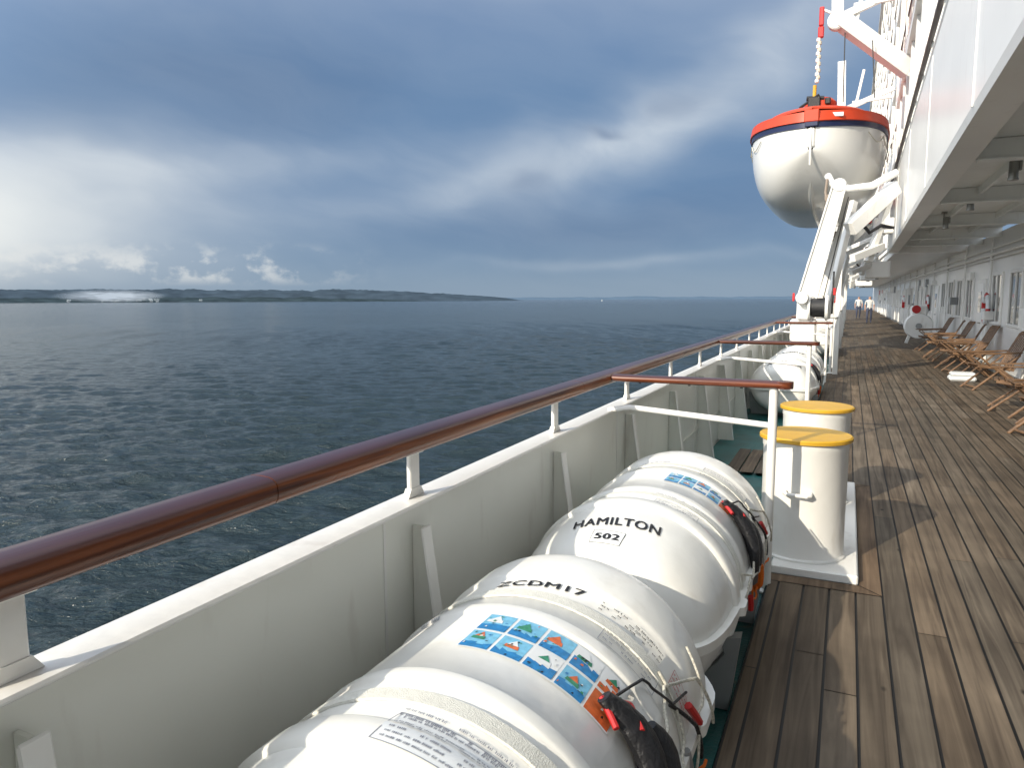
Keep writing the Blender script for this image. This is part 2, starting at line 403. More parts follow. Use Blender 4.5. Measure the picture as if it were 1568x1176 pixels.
m,n_,b=newmat('smoke'); 
gg=n_.nodes.new('ShaderNodeTexCoord'); no=n_.nodes.new('ShaderNodeTexNoise'); no.inputs['Scale'].default_value=5; no.inputs['Detail'].default_value=5
mpp=n_.nodes.new('ShaderNodeMapping'); mpp.inputs['Scale'].default_value=(1,1,2); n_.links.new(gg.outputs['Generated'],mpp.inputs[0]); n_.links.new(mpp.outputs[0],no.inputs['Vector'])
vm=n_.nodes.new('ShaderNodeVectorMath'); vm.operation='SUBTRACT'; vm.inputs[1].default_value=(.5,.5,.45); n_.links.new(gg.outputs['Generated'],vm.inputs[0])
vs=n_.nodes.new('ShaderNodeVectorMath'); vs.operation='MULTIPLY'; vs.inputs[1].default_value=(2,0,2.2); n_.links.new(vm.outputs[0],vs.inputs[0])
vl=n_.nodes.new('ShaderNodeVectorMath'); vl.operation='LENGTH'; n_.links.new(vs.outputs[0],vl.inputs[0])
m1=n_.nodes.new('ShaderNodeMath'); m1.operation='SUBTRACT'; m1.inputs[0].default_value=1.0; n_.links.new(vl.outputs['Value'],m1.inputs[1])
m2=n_.nodes.new('ShaderNodeMath'); m2.operation='MULTIPLY'; n_.links.new(m1.outputs[0],m2.inputs[0]); n_.links.new(no.outputs['Fac'],m2.inputs[1])
m3=n_.nodes.new('ShaderNodeMath'); m3.operation='MULTIPLY'; m3.use_clamp=True; n_.links.new(m2.outputs[0],m3.inputs[0]); m3.inputs[1].default_value=2.8
n_.links.new(m3.outputs[0],b.inputs['Alpha']); b.inputs['Base Color'].default_value=(.62,.67,.72,1); b.inputs['Roughness'].default_value=1; b.inputs['Specular IOR Level'].default_value=0
mb=MB(); a0,a1=math.radians(50.5),math.radians(57.5); 
for i in range(12):
    t0=a0+(a1-a0)*i/12; t1=a0+(a1-a0)*(i+1)/12; r=5900
    mb.face([(-math.sin(t0)*r,math.cos(t0)*r,SEAZ),(-math.sin(t1)*r,math.cos(t1)*r,SEAZ),(-math.sin(t1)*r,math.cos(t1)*r,SEAZ+105),(-math.sin(t0)*r,math.cos(t0)*r,SEAZ+105)],m)
mb.obj('smoke',fix=False)
mb=MB(); a=math.radians(17.9); r=4600; bx,by=-math.sin(a)*r,math.cos(a)*r
mb.extr([(-6,1.2),(6,1.5),(5,0),(-5,0)],(bx,by,SEAZ),(1,0,0),(0,0,1),(0,3,0),TW)
mb.path([(bx,by+1.5,SEAZ+1),(bx,by+1.5,SEAZ+15)],.15,TW)
mb.face([(bx+.3,by+1.5,SEAZ+2.4),(bx+5,by+1.5,SEAZ+2.4),(bx+.3,by+1.5,SEAZ+14)],TW)
mb.face([(bx-.3,by+1.5,SEAZ+2),(bx-5.5,by+1.5,SEAZ+2),(bx-.3,by+1.5,SEAZ+12)],TW)
mb.obj('sailing_boat')

# ---------------------------------------------------------------- hull, bulwark
Y0,Y1=-12,110
BX=-1.32
mb=MB()
mb.box((BX-.03,(Y0+Y1)/2,-6.6),(.06,Y1-Y0,13.0),WHITES)
mb.box((3.0,(Y0+Y1)/2,-6.75),(8.58,Y1-Y0,12.9),WHITES)
mb.obj('ship_hull')
mb=MB()
mb.box((BX-.012,(Y0+Y1)/2,.41),(.012,Y1-Y0,.99),WHITE2)
mb.box((BX+.005,(Y0+Y1)/2,.925),(.115,Y1-Y0,.014),WHITE,ch=.005)
posts=[.72+1.31*i for i in range(-8,74)]
for y in posts:
    if y>90: break
    mb.extr([(0,0),(.17,0),(.045,.88),(0,.88)],(BX-.004,y-.005,-.05),(1,0,0),(0,0,1),(0,.01,0),WHITE2)
    mb.beam((BX+.170,y,-.05),(BX+.045,y,.83),.06,.010,WHITE,up=(1,0,0))
for y in (1.86,4.45,7.1,10.2,13.5,17): mb.box((BX-.0045,y,.43),(.004,.012,.95),WHITE)
mb.box((BX+.003,(Y0+Y1)/2,.30),(.014,Y1-Y0,.006),WHITE2)
mb.obj('bulwark')
def railprof(w,h,n=20):
    P=[]
    for k in range(n):
        a=2*math.pi*k/n; c,s_=math.cos(a),math.sin(a)
        P.append((w/2*abs(c)**.62*(1 if c>0 else -1),h/2*abs(s_)**.75*(1 if s_>0 else -1)))
    return P
mb=MB(); RZ=1.125
joints=[-5.2,-1.0,1.33,3.62,5.45,8.9,12.4,16.1,20,24,28.4,33,38,43,48,54,60,66,72,80,88]
prev=Y0
for j in joints+[96]:
    mb.extr(railprof(.118,.075),(BX,prev+.0015,RZ),(1,0,0),(0,0,1),(0,j-prev-.003,0),RAILW); prev=j
mb.extr(railprof(.110,.068),(BX,Y0+.1,RZ),(1,0,0),(0,0,1),(0,96-Y0-.2,0),CAULK)
for y in posts:
    if y>95: break
    mb.box((BX,y,1.015),(.018,.058,.165),WHITE,ch=.004)
    mb.box((BX,y,1.085),(.03,.10,.012),WHITE,ch=.003)
    mb.extr([(-.050,0),(.050,0),(.03,.03),(-.03,.03)],(BX-.012,y,.933),(0,1,0),(0,0,1),(.024,0,0),WHITE)
mb.obj('wooden_handrail')

def crossrail(y,xr=-.35):
    mb=MB()
    mb.extr(railprof(.10,.042),(BX+.06,y,RZ+.005),(0,1,0),(0,0,1),(xr-BX-.06+.05,0,0),RAILX)
    mb.lathe([(.0,-.022),(.05,-.019),(.05,.019),(0,.022)],(xr+.05,y,RZ+.005),RAILX,20)
    mb.path([(xr,y,-.05),(xr,y,RZ-.016)],.024,WHITE,14)
    mb.lathe([(.06,0),(.06,.012),(.03,.02),(.025,.05)],(xr,y,-.05),WHITE,18)
    mb.path([(BX+.03,y,.93),(BX+.16,y,.955),(xr,y,.90)],.017,WHITE,12)
    for q in (.18,.5,.82): mb.lathe([(.008,-.004),(.008,0)],(BX+.06+q*.9,y-.0,RZ-.02),BLACK,8)
    mb.obj('barrier_rail')
for y in (4.15,8.1,14.9,19.2,26.5,31,41,46,57): crossrail(y)

# ---------------------------------------------------------------- deck
mb=MB()
mb.face([(-.35,Y0,-.008),(2.95,Y0,-.008),(2.95,Y1,-.008),(-.35,Y1,-.008)],CAULK)
mb.face([(-1.30,Y0,-.05),(-.345,Y0,-.05),(-.345,Y1,-.05),(-1.30,Y1,-.05)],TEAL)
mb.face([(-.352,Y0,-.05),(-.352,Y1,-.05),(-.352,Y1,-.001),(-.352,Y0,-.001)],TEAL)
mb.obj('deck_base',fix=False)
PF=4.20
def planks(name,x0,x1,y0,y1,skip=None,pw=.131,first=None):
    v=[];f=[];c=[]; x=x0; g=.0058
    while x<x1-.02:
        xe=min(x+(first or pw),x1); first=None; y=y0-random.random()*2.5
        while y<y1:
            ln=random.choice([1.6,2.1,2.6,3.1,3.6]); ya=max(y,y0); yb=min(y+ln,y1)
            if yb>ya+.03:
                segs=[(ya,yb)]
                if skip and xe>skip[0]+.01 and x<skip[1]-.01:
                    segs=[(a,b_) for a,b_ in ((ya,min(yb,skip[2])),(max(ya,skip[3]),yb)) if b_-a>.02]
                for a,b_ in segs:
                    k=len(v); t=random.uniform(.76,1.20); w=random.uniform(-.05,.05)
                    v+=[(x+g,a+.003,0),(xe-g,a+.003,0),(xe-g,b_-.003,0),(x+g,b_-.003,0)]
                    f.append((k,k+1,k+2,k+3)); c+=[(t*(1+w),t,t*(1-w),1)]*4
            y+=ln
        x=xe
    me=bpy.data.meshes.new(name); me.from_pydata(v,[],f); me.materials.append(DECKW)
    a=me.color_attributes.new('plank','FLOAT_COLOR','CORNER')
    for i,cc in enumerate(c): a.data[i].color=cc
    o=bpy.data.objects.new(name,me); COL.objects.link(o); return o
planks('teak_deck',-.345,2.9,Y0,Y1,skip=(-.345,.238,PF-.005,6.75),first=.059)
o=planks('teak_platform',-1.0,-.36,6.9,8.0); o.location.z=-.02
def colored(name,quads):
    v=[];f=[];c=[]
    for q,t in quads:
        k=len(v); v+=q; f.append(tuple(range(k,k+len(q)))); c+=[(t*1.08,t*.95,t*.85,1)]*len(q)
    me=bpy.data.meshes.new(name); me.from_pydata(v,[],f); me.materials.append(DECKW)
    a=me.color_attributes.new('plank','FLOAT_COLOR','CORNER')
    for i,cc in enumerate(c): a.data[i].color=cc
    o=bpy.data.objects.new(name,me); COL.objects.link(o)
z=.001
colored('deck_border_boards',[([(-.345,PF,z),(.230,PF,z),(.122,PF+.11,z),(-.345,PF+.11,z)],.95),
 ([(.235,PF+.005,z),(.235,6.74,z),(.127,6.63,z),(.127,PF+.115,z)],1.1),([(.230,6.745,z),(-.345,6.745,z),(-.345,6.64,z),(.122,6.64,z)],.9)])
mb=MB(); mb.box((-.113,(PF+.13+6.62)/2,.018),(.466,6.62-PF-.13,.056),WHITE,ch=.008); mb.obj('white_plinth')

def vent(x,y,h=.74):
    mb=MB()
    mb.lathe([(0,.047),(.252,.047),(.252,.058),(.243,.066),(.24,.08),(.24,h-.04),(.245,h-.03),(.245,h+.01),(0,h+.01)],(x,y,0),WHITE,64)
    mb.lathe([(0,h+.0101),(.255,h+.0101),(.265,h+.016),(.265,h+.034),(.256,h+.041),(0,h+.046)],(x,y,0),YEL,64)
    mb.path([(x-.09,y-.222,h-.27),(x-.09,y-.262,h-.275),(x-.075,y-.278,h-.28),(x+.035,y-.286,h-.28),(x+.05,y-.272,h-.28),(x+.05,y-.23,h-.27)],.012,WHITE,10)
    mb.obj('ventilator_drum')
vent(-.200,4.66); vent(-.185,5.95)

# ---------------------------------------------------------------- life raft canisters
PROF=[(0,.01),(0,.50),(.008,.60),(.022,.69),(.045,.765),(.08,.825),(.12,.865),(.18,.90),(.26,.93),(.36,.95),(.43,.958),(.437,.985),(.448,1),(.52,1),(.533,.985),(.538,.968),
 (.70,.968),(.706,.98),(.715,.985),(.745,.985),(.754,.98),(.76,.968),(1.08,.968),(1.086,.985),(1.095,.99),(1.13,.99),(1.139,.985),(1.145,.968),(1.36,.968),(1.37,.99),(1.385,1),(1.53,1),(1.56,.99),(1.60,.955),(1.64,.90),(1.68,.81),(1.70,.70),(1.715,.55),(1.715,.01)]
CA,CB_,CZ,CXX=.445,.390,.370,-.785
def rr(t):
    for (a,ra),(b_,rb) in zip(PROF,PROF[1:]):
        if b_>a and a<=t<=b_: return ra+(rb-ra)*(t-a)/(b_-a)
    return .5
def surf(t,ang,off=.0):
    r=rr(t); return Vector(((CA*r+off)*math.sin(ang),t,(CB_*r+off)*math.cos(ang)))
def text_mesh(s,size):
    cu=bpy.data.curves.new('txt','FONT'); cu.body=s; cu.size=size; cu.align_x='CENTER'; cu.align_y='CENTER'; cu.resolution_u=3
    cu.space_character=1.08
    o=bpy.data.objects.new('txt',cu); COL.objects.link(o); bpy.context.view_layer.update()
    me=bpy.data.meshes.new_from_object(o.evaluated_get(bpy.context.evaluated_depsgraph_get()))
    bpy.data.objects.remove(o); return me
def put_text(parent,s,t0,ang0,size,m=INK,sx=1.0,vs=1.0,rot=0,bold=.0022):
    cr_,sr_=math.cos(math.radians(rot)),math.sin(math.radians(rot))
    for n_,(dx,dy) in enumerate(((-bold,0),(bold,0),(0,bold*.6))):
        me=text_mesh(s,size)
        for v in me.vertices:
            u=v.co.x*sx+dx; w=v.co.y*vs+dy; u,w=u*cr_-w*sr_,u*sr_+w*cr_
            v.co=surf(t0+w,ang0+u/((CA+CB_)/2*rr(t0)),.0035+.0004*n_)
        me.materials.clear(); me.materials.append(m)
        o=bpy.data.objects.new('lettering',me); COL.objects.link(o); o.parent=parent
def patch(mb,t0,t1,a0,a1,m,off,nu=10,nv=6):
    rings=[[surf(t0+(t1-t0)*j/nv,a0+(a1-a0)*i/nu,off) for j in range(nv+1)] for i in range(nu+1)]
    mb.loft(rings,m,close=False,cap=False)
def tri(mb,pts,m,off): mb.face([surf(t,a,off) for t,a in pts],m)
def canister(y,lod=0):
    e=empty('life_raft_canister',(CXX,y,CZ))
    mb=MB(); seg=96 if lod==0 else 32
    rings=[[Vector((CA*r*math.sin(2*math.pi*k/seg),t,CB_*r*math.cos(2*math.pi*k/seg))) for k in range(seg)] for t,r in PROF]
    mb.loft(rings,GRP)
    out=[]
    ts=[p for p in PROF if p[1]>=.5]
    for t,r in ts: out.append((CA*r+.026,t))
    out=[(CA*.5,-.024)]+[(x,t-.02*max(0,1-t/.1)+.02*max(0,1-(1.715-t)/.1)) for x,t in out]+[(CA*.5,1.739)]
    full=out+[(-x,t) for x,t in out[::-1]]
    mb.loft([[Vector((x,t,-.018)) for x,t in full],[Vector((x,t,.018)) for x,t in full]],GRP)
    mb.obj('shell',parent=e,ang=50)
    mb=MB()
    for t0,amp,ph in ((.615,.03,.6),(1.235,.012,-.4)):
        rs=[]
        for k in range(65):
            a=2*math.pi*k/64; tt=t0+amp*math.sin(a+ph)
            rs.append([surf(tt-.024,a,.001),surf(tt-.023,a,.007),surf(tt+.023,a,.007),surf(tt+.024,a,.001)])
        mb.loft(rs,STRAP,close=False,cap=False)
    mb.obj('lashing_straps',parent=e)
    mb=MB()
    for t in (.45,1.3):
        pr=[(-.42,-.415),(.42,-.415),(.46,-.1),(.38,-.12)]+[((CA+.004)*math.sin(a),-(CB_+.0)*abs(math.cos(a))-.004) for a in [x*.1 for x in range(11,-12,-1)]]+[(-.38,-.12),(-.46,-.1)]
        mb.extr(pr,(0,t-.03,0),(1,0,0),(0,0,1),(0,.06,0),GREY)
    mb.obj('cradle',parent=e)
    if lod: return e
    mb=MB(); rad=math.radians
    for (t,a,L_,w) in ((.93,62,.15,.038),(1.02,80,.10,.03)):
        rings=[]
        for i in range(9):
            s_=i/8; rl=math.sin(math.pi*(.08+.84*s_))**.5
            c=surf(t+.02*math.sin(s_*5),rad(a-20+40*s_*L_/.12),.028)
            d=Vector((0,1,0)); nn=Vector((math.sin(rad(a)),0,math.cos(rad(a))))
            rings.append([c+d*(w*1.35*rl*math.cos(q))+nn*(w*.8*rl*math.sin(q)) for q in [2*math.pi*k/16 for k in range(16)]])
        mb.loft(rings,BLACK)
    mb.obj('release_pouch',parent=e)
    mb=MB()
    def rope(pts,r,m,n=40):
        P=[]
        for i in range(n+1):
            s_=i/n*(len(pts)-1); k=min(int(s_),len(pts)-2); q=s_-k; q=q*q*(3-2*q)
            a=pts[k];b_=pts[k+1]
            P.append(surf(a[0]+(b_[0]-a[0])*q,rad(a[1]+(b_[1]-a[1])*q),a[2]+(b_[2]-a[2])*q))
        mb.path(P,r,m,7)
    rope([(.63,78,.012),(.80,88,.03),(.98,75,.02),(1.22,60,.012),(1.40,70,.02),(1.5,96,.03)],.005,ROPE)
    rope([(.50,96,.02),(.7,84,.03),(.95,92,.04),(1.2,80,.02),(1.24,55,.012)],.004,ROPE)
    rope([(1.46,60,.01),(1.42,74,.02),(1.3,88,.035),(1.28,104,.04)],.004,ROPE)
    rope([(.88,50,.03),(.93,42,.02),(.98,50,.035),(.93,56,.05)],.008,RED)
    rope([(1.2,66,.012),(1.3,82,.03),(1.36,100,.04)],.006,BLACK)
    rope([(1.0,46,.012),(1.12,50,.015),(1.2,66,.02),(1.32,70,.02)],.004,BLACK)
    rope([(.85,96,.02),(.9,112,.05),(1.1,118,.06),(1.4,104,.04)],.005,ORANGE2)
    rope([(1.15,98,.03),(1.18,112,.06),(1.22,120,.05)],.014,ORANGE2,14)
    rope([(1.3,74,.02),(1.34,84,.03)],.012,RED,10)
    rope([(.78,100,.03),(.80,109,.05)],.013,RED,10)
    rope([(1.22,86,.015),(1.24,100,.03)],.013,GREY,10)
    mb.obj('release_lines',parent=e)
    return e
def picto(e,t0,t1,a0,a1):
    mb=MB(); rad=math.radians; a0,a1=rad(a0),rad(a1)
    patch(mb,t0,t1,a0,a1,SW,.0026,14,6)
    rnd=random.Random(3); nc=5
    for c in range(nc):
        for r in range(2):
            ca=a0+(a1-a0)*(c+.05)/nc; cb=a0+(a1-a0)*(c+.95)/nc
            ta=t0+(t1-t0)*(r+.05)/2; tb=t0+(t1-t0)*(r+.95)/2
            A=lambda u,v:(ta+(tb-ta)*v,ca+(cb-ca)*u)
            sky_=(SL,SL,SL,SW,SW)[c] if r else (SL,SL,SW,SL,SO)[c]
            patch(mb,ta,tb,ca,cb,sky_,.0031,4,4)
            h0=rnd.uniform(.2,.45)
            for q in range(4): tri(mb,[A(q/4,0),A((q+1)/4,0),A((q+1)/4,h0+rnd.uniform(-.06,.12)),A(q/4,h0+rnd.uniform(-.06,.12))],SB if c<4 else SO,.0036+.0001*q)
            # raft outline: low hull with a tent canopy, or a figure
            cx_,cy_=rnd.uniform(.35,.55),rnd.uniform(.38,.5); rw=rnd.uniform(.20,.30)
            m_=[SG,SO,SW,SG,SO][(c+2*r)%5]
            tri(mb,[A(cx_-rw,cy_),A(cx_+rw,cy_-.02),A(cx_+rw*.85,cy_+.16),A(cx_-rw*.9,cy_+.15)],m_,.0042)
            tri(mb,[A(cx_-rw*.7,cy_+.15),A(cx_+rw*.7,cy_+.15),A(cx_+rw*.1,cy_+.42)],[SO,SW,SG][(c+r)%3],.0044)
            for k in range(7):
                u=rnd.random()*.85;v=rnd.random()*.85; du=rnd.uniform(.04,.12); dv=rnd.uniform(.04,.12)
                tri(mb,[A(u,v),A(u+du,v+.02),A(u+du*.8,v+dv),A(u+.02,v+dv*.8)],rnd.choice([INK,SO,SG,SW,SB,INK]),.0048+k*.0002)
    mb.obj('instruction_sticker',parent=e,fix=False)
def label(e,t0,t1,a0,a1,rows,m=INKG,box=True,base=SW,seed=1):
    mb=MB(); rad=math.radians; a0,a1=rad(a0),rad(a1); rnd=random.Random(seed)
    if base: patch(mb,t0,t1,a0,a1,base,.0026,10,4)
    if box:
        w=(t1-t0)*.01+.0008; wa=w/.4
        patch(mb,t0,t0+w,a0,a1,m,.0034,10,1);patch(mb,t1-w,t1,a0,a1,m,.0034,10,1)
        patch(mb,t0,t1,a0,a0+wa,m,.0034,1,3);patch(mb,t0,t1,a1-wa,a1,m,.0034,1,3)
    for i in range(rows):
        tt=t0+(t1-t0)*(i+.8)/(rows+.8); h=(t1-t0)/(rows+.8)*.42; a=a0+(a1-a0)*.05
        while a<a0+(a1-a0)*.9:
            w=rnd.uniform(.008,.05)
            if a+w>a0+(a1-a0)*.95: break
            g_=a
            while g_<a+w:
                gw=rnd.uniform(.003,.007)
                patch(mb,tt,tt+h*rnd.uniform(.7,1),g_,g_+gw,m,.0038,1,1); g_+=gw+.004
            a+=w+.014
            if rnd.random()<.18: a+=.06
    mb.obj('printed_label',parent=e,fix=False)
A=canister(.60)
put_text(A,'ZCDM17',1.31,math.radians(-2),.056,sx=1.12,rot=6,bold=.0012)
picto(A,.875,1.075,-8,50)
label(A,.545,.60,-4,40,2,base=None,box=False)
label(A,.455,.57,-2,36,6,seed=4)
label(A,1.27,1.35,22,58,3,m=INK,seed=9,base=None,box=False)
label(A,1.15,1.25,30,58,4,m=INKG,seed=19,base=None)
label(A,1.27,1.35,62,76,3,m=RED,seed=11,base=None)
label(A,1.0,1.2,-42,-30,4,seed=13,base=None,box=False)
B=canister(2.40)
put_text(B,'HAMILTON',.245,math.radians(0),.066,sx=.93,vs=1.5,rot=9,bold=.0016)
label(B,.085,.165,-9,9,0,m=INK,base=SW)
put_text(B,'502',.122,math.radians(0),.050,sx=1.15,vs=1.0,rot=4,bold=.003)
picto(B,.90,1.07,4,50)
label(B,.62,.70,5,42,2,seed=21,base=None,box=False)
label(B,.52,.60,10,36,4,seed=24,base=None)
label(B,1.18,1.34,20,56,5,seed=25,base=None,m=INKG)
label(B,1.2,1.34,-30,0,2,seed=27,base=None,m=INKG,box=False)
C=canister(10.3); put_text(C,'ARTANIA',.20,math.radians(4),.10,vs=1.5); label(C,.05,.12,10,30,3,m=RED,seed=5)
D=canister(12.2,1); put_text(D,'ZCDM17',.25,0,.08,vs=1.3)
for y in (21,22.9,33,35,43,49): canister(y,1)

# ---------------------------------------------------------------- superstructure side wall
mb=MB(); WX=2.92
mb.box((WX+.1,(Y0+Y1)/2,1.5),(.2,Y1-Y0,3.05),WHITES)
mb.box((WX-.01,(Y0+Y1)/2,.05),(.02,Y1-Y0,.12),GREY)
i=0; y=5.0
while y<90:
    if i%5==3:
        mb.box((WX-.015,y,1.02),(.05,.95,2.04),WHITE,ch=.01); mb.box((WX-.045,y,1.02),(.02,.8,1.86),WHITES,ch=.008)
        mb.box((WX-.058,y,1.5),(.008,.4,.5),GLASS); mb.path([(WX-.06,y-.3,1.0),(WX-.10,y-.3,1.0),(WX-.10,y-.18,1.0)],.012,STEEL,8)
    else:
        w,h=1.05,1.0
        mb.box((WX-.006,y,1.58),(.012,w,h),GLASS)
        for s_ in (-1,1):
            mb.box((WX-.02,y+s_*(w/2+.03),1.58),(.045,.07,h+.13),WHITE,ch=.008); mb.box((WX-.021,y,1.58+s_*(h/2+.03)),(.045,w,.07),WHITE,ch=.008)
        mb.box((WX-.02,y,1.58),(.03,.05,h),WHITE)
    y+=1.95; i+=1
for z,r in ((2.55,.035),(2.68,.02),(2.45,.015)):
    mb.path([(WX-.07,Y0,z),(WX-.07,90,z)],r,WHITE,10)
for y in range(3,90,4): mb.path([(WX-.05,y+.4,.1),(WX-.05,y+.4,2.9)],.03,WHITE,10)
rb=random.Random(5)
for k in range(26):
    y=6+k*3.1+rb.random(); w=rb.uniform(.15,.4); h=rb.uniform(.15,.5); d=rb.uniform(.08,.2)
    mb.box((WX-d/2,y,rb.choice([1.2,1.5,2.15,2.2])),(d,w,h),rb.choice([WHITE,WHITE,WHITE,GREY,RED]),ch=.01)
mb.obj('ship_superstructure_wall')

def ox(y): return .71+(.95-.71)*(y-4.4)/19.1
YA,YB=-6,23.5
mb=MB()
ZB=2.9; ZT=4.56
def slab(x0a,x0b,x1a,x1b,z0,z1,ya,yb,m):
    p=[(x0a,ya),(x1a,ya),(x1b,yb),(x0b,yb)]
    lo=[Vector((a,b_,z0)) for a,b_ in p]; hi=[Vector((a,b_,z1)) for a,b_ in p]
    mb.loft([lo,hi],m)
slab(ox(YA),ox(YB),ox(YA)+.05,ox(YB)+.05,ZB+.06,ZT,YA,YB,WHITES)
a=[Vector((ox(YA)-.0,YA,ZB+.06)),Vector((ox(YA)+.02,YA,ZB)),Vector((ox(YA)+.26,YA,ZB-.01)),Vector((ox(YA)+.28,YA,ZB+.10))]
b_=[Vector((p.x-ox(YA)+ox(YB),YB,p.z)) for p in a]
mb.loft([a,b_],WHITES)
slab(ox(YA)+.06,ox(YB)+.06,2.9,2.9,ZB+.20,ZB+.30,YA,YB-.01,SOFFIT)
for y in (-3.2,.6,2.6,5.2,8.3,11.8,15.4,18.6,21.0):
    mb.box(((ox(y)+.28+2.9)/2,y,ZB+.10),(2.9-ox(y)-.28,.05,.19),SOFFIT); mb.box(((ox(y)+.29+2.9)/2,y,ZB-.0),(2.88-ox(y)-.28,.16,.018),SOFFIT)
for x in (1.55,2.3): mb.box((x,(YA+YB)/2,ZB+.15),(.04,YB-YA-.1,.10),SOFFIT)
mb.box(((ox(YB)+2.9)/2,YB,ZB+.08),(2.9-ox(YB),.06,.24),WHITES)
for y in (6.2,10.4,14.6,18.8):
    mb.box((ox(y)-.004,y,(ZB+ZT)/2),(.008,.03,ZT-ZB-.1),WHITES)
mb.path([(ox(YA)+.02,YA,ZT+.02),(ox(YB)+.02,YB,ZT+.02)],.035,WHITE,10)
RAILD=mat('dark_rail',(.06,.03,.025),.4)
mb.path([(ox(YA),YA,ZT+.32),(ox(YB),YB,ZT+.32)],.035,RAILD,10)
y=YA
while y<YB:
    mb.box((ox(y)+.03,y,ZT+.16),(.02,.05,.30),WHITE)
    mb.box((ox(y)+.12,y+.4,ZT+1.2),(.12,.16,2.4),WHITE)
    y+=1.55
slab(ox(YA)+.0,ox(YB)+.0,6,6,ZT+2.3,ZT+2.5,YA,YB,WHITES)
mb.box((2.4,(YA+YB)/2,ZT+1.0),(.1,YB-YA,2.7),WHITES)
for k in range(14):
    mb.box((2.34,YA+1.5+k*2.05,ZT+1.2),(.03,1.3,1.2),GLASS)
def balconies(x0,ya,yb,z0,n,hh=2.65,bay=2.9):
    mb.box((x0+1.3+2,(ya+yb)/2,z0+n*hh/2),(4.0,yb-ya,n*hh),WHITES)
    for k in range(n):
        z=z0+k*hh
        mb.box((x0+.65,(ya+yb)/2,z+.07),(1.32,yb-ya,.14),WHITES)
        mb.box((x0+.02,(ya+yb)/2,z+.36),(.03,yb-ya,.42),WHITE)
        mb.path([(x0+.02,ya,z+1.15),(x0+.02,yb,z+1.15)],.03,RAILD,8)
        for q in (.72,.86,1.0): mb.path([(x0+.02,ya,z+q),(x0+.02,yb,z+q)],.01,WHITE,6)
        y=ya
        while y<=yb-.05:
            mb.box((x0+.65,y+.06,z+hh/2),(1.28,.06,hh-.16),WHITES)
            mb.box((x0+.03,y+.06,z+hh/2),(.10,.12,hh-.15),WHITE)
            if y+bay<=yb+.1: mb.box((x0+1.285,y+bay/2,z+1.2),(.03,bay*.62,1.95),GLASS)
            if y+bay/2<yb: mb.box((x0+.02,y+bay/2,z+.85),(.03,.04,.6),WHITE)
            y+=bay
    mb.box((x0+1.9,(ya+yb)/2,z0+n*hh+.1),(4.1,yb-ya+.2,.2),WHITES)
balconies(.95,YA,YB,ZT+2.5,3)
mb.obj('overhanging_upper_deck')

mb=MB()
slab(1.15,1.05,3.0,3.0,2.9,3.1,YB+.1,105,WHITES)
mb.box((2.2,64.5,4.4),(.1,82,2.7),WHITES)
for k in range(38): mb.box((2.13,25+k*2.1,4.5),(.04,1.3,1.1),GLASS)
balconies(1.08,YB+.2,104,5.75,5)
for k in range(20): 
    mb.box((1.2,24.5+k*4,4.35),(.16,.16,2.6),WHITE)
mb.obj('upper_superstructure')

for (x,y) in ((1.45,9.1),(1.44,11.95),(1.45,14.9),(1.46,6.0)):
    mb=MB()
    mb.box((0,0,.02),(.09,.09,.02),STEEL,ch=.004)
    mb.path([(0,0,.02),(0,0,-.05),(.02,0,-.07)],.012,STEEL,8)
    mb.lathe([(0,-.03),(.038,-.03),(.045,-.05),(.045,-.21),(.05,-.215),(.05,-.235),(.04,-.237),(0,-.232)],(.03,0,-.02),STEEL,20)
    mb.box((.085,0,-.10),(.03,.05,.12),STEEL,ch=.006)
    mb.obj('ceiling_lamp',loc=(x,y,ZB+.16))

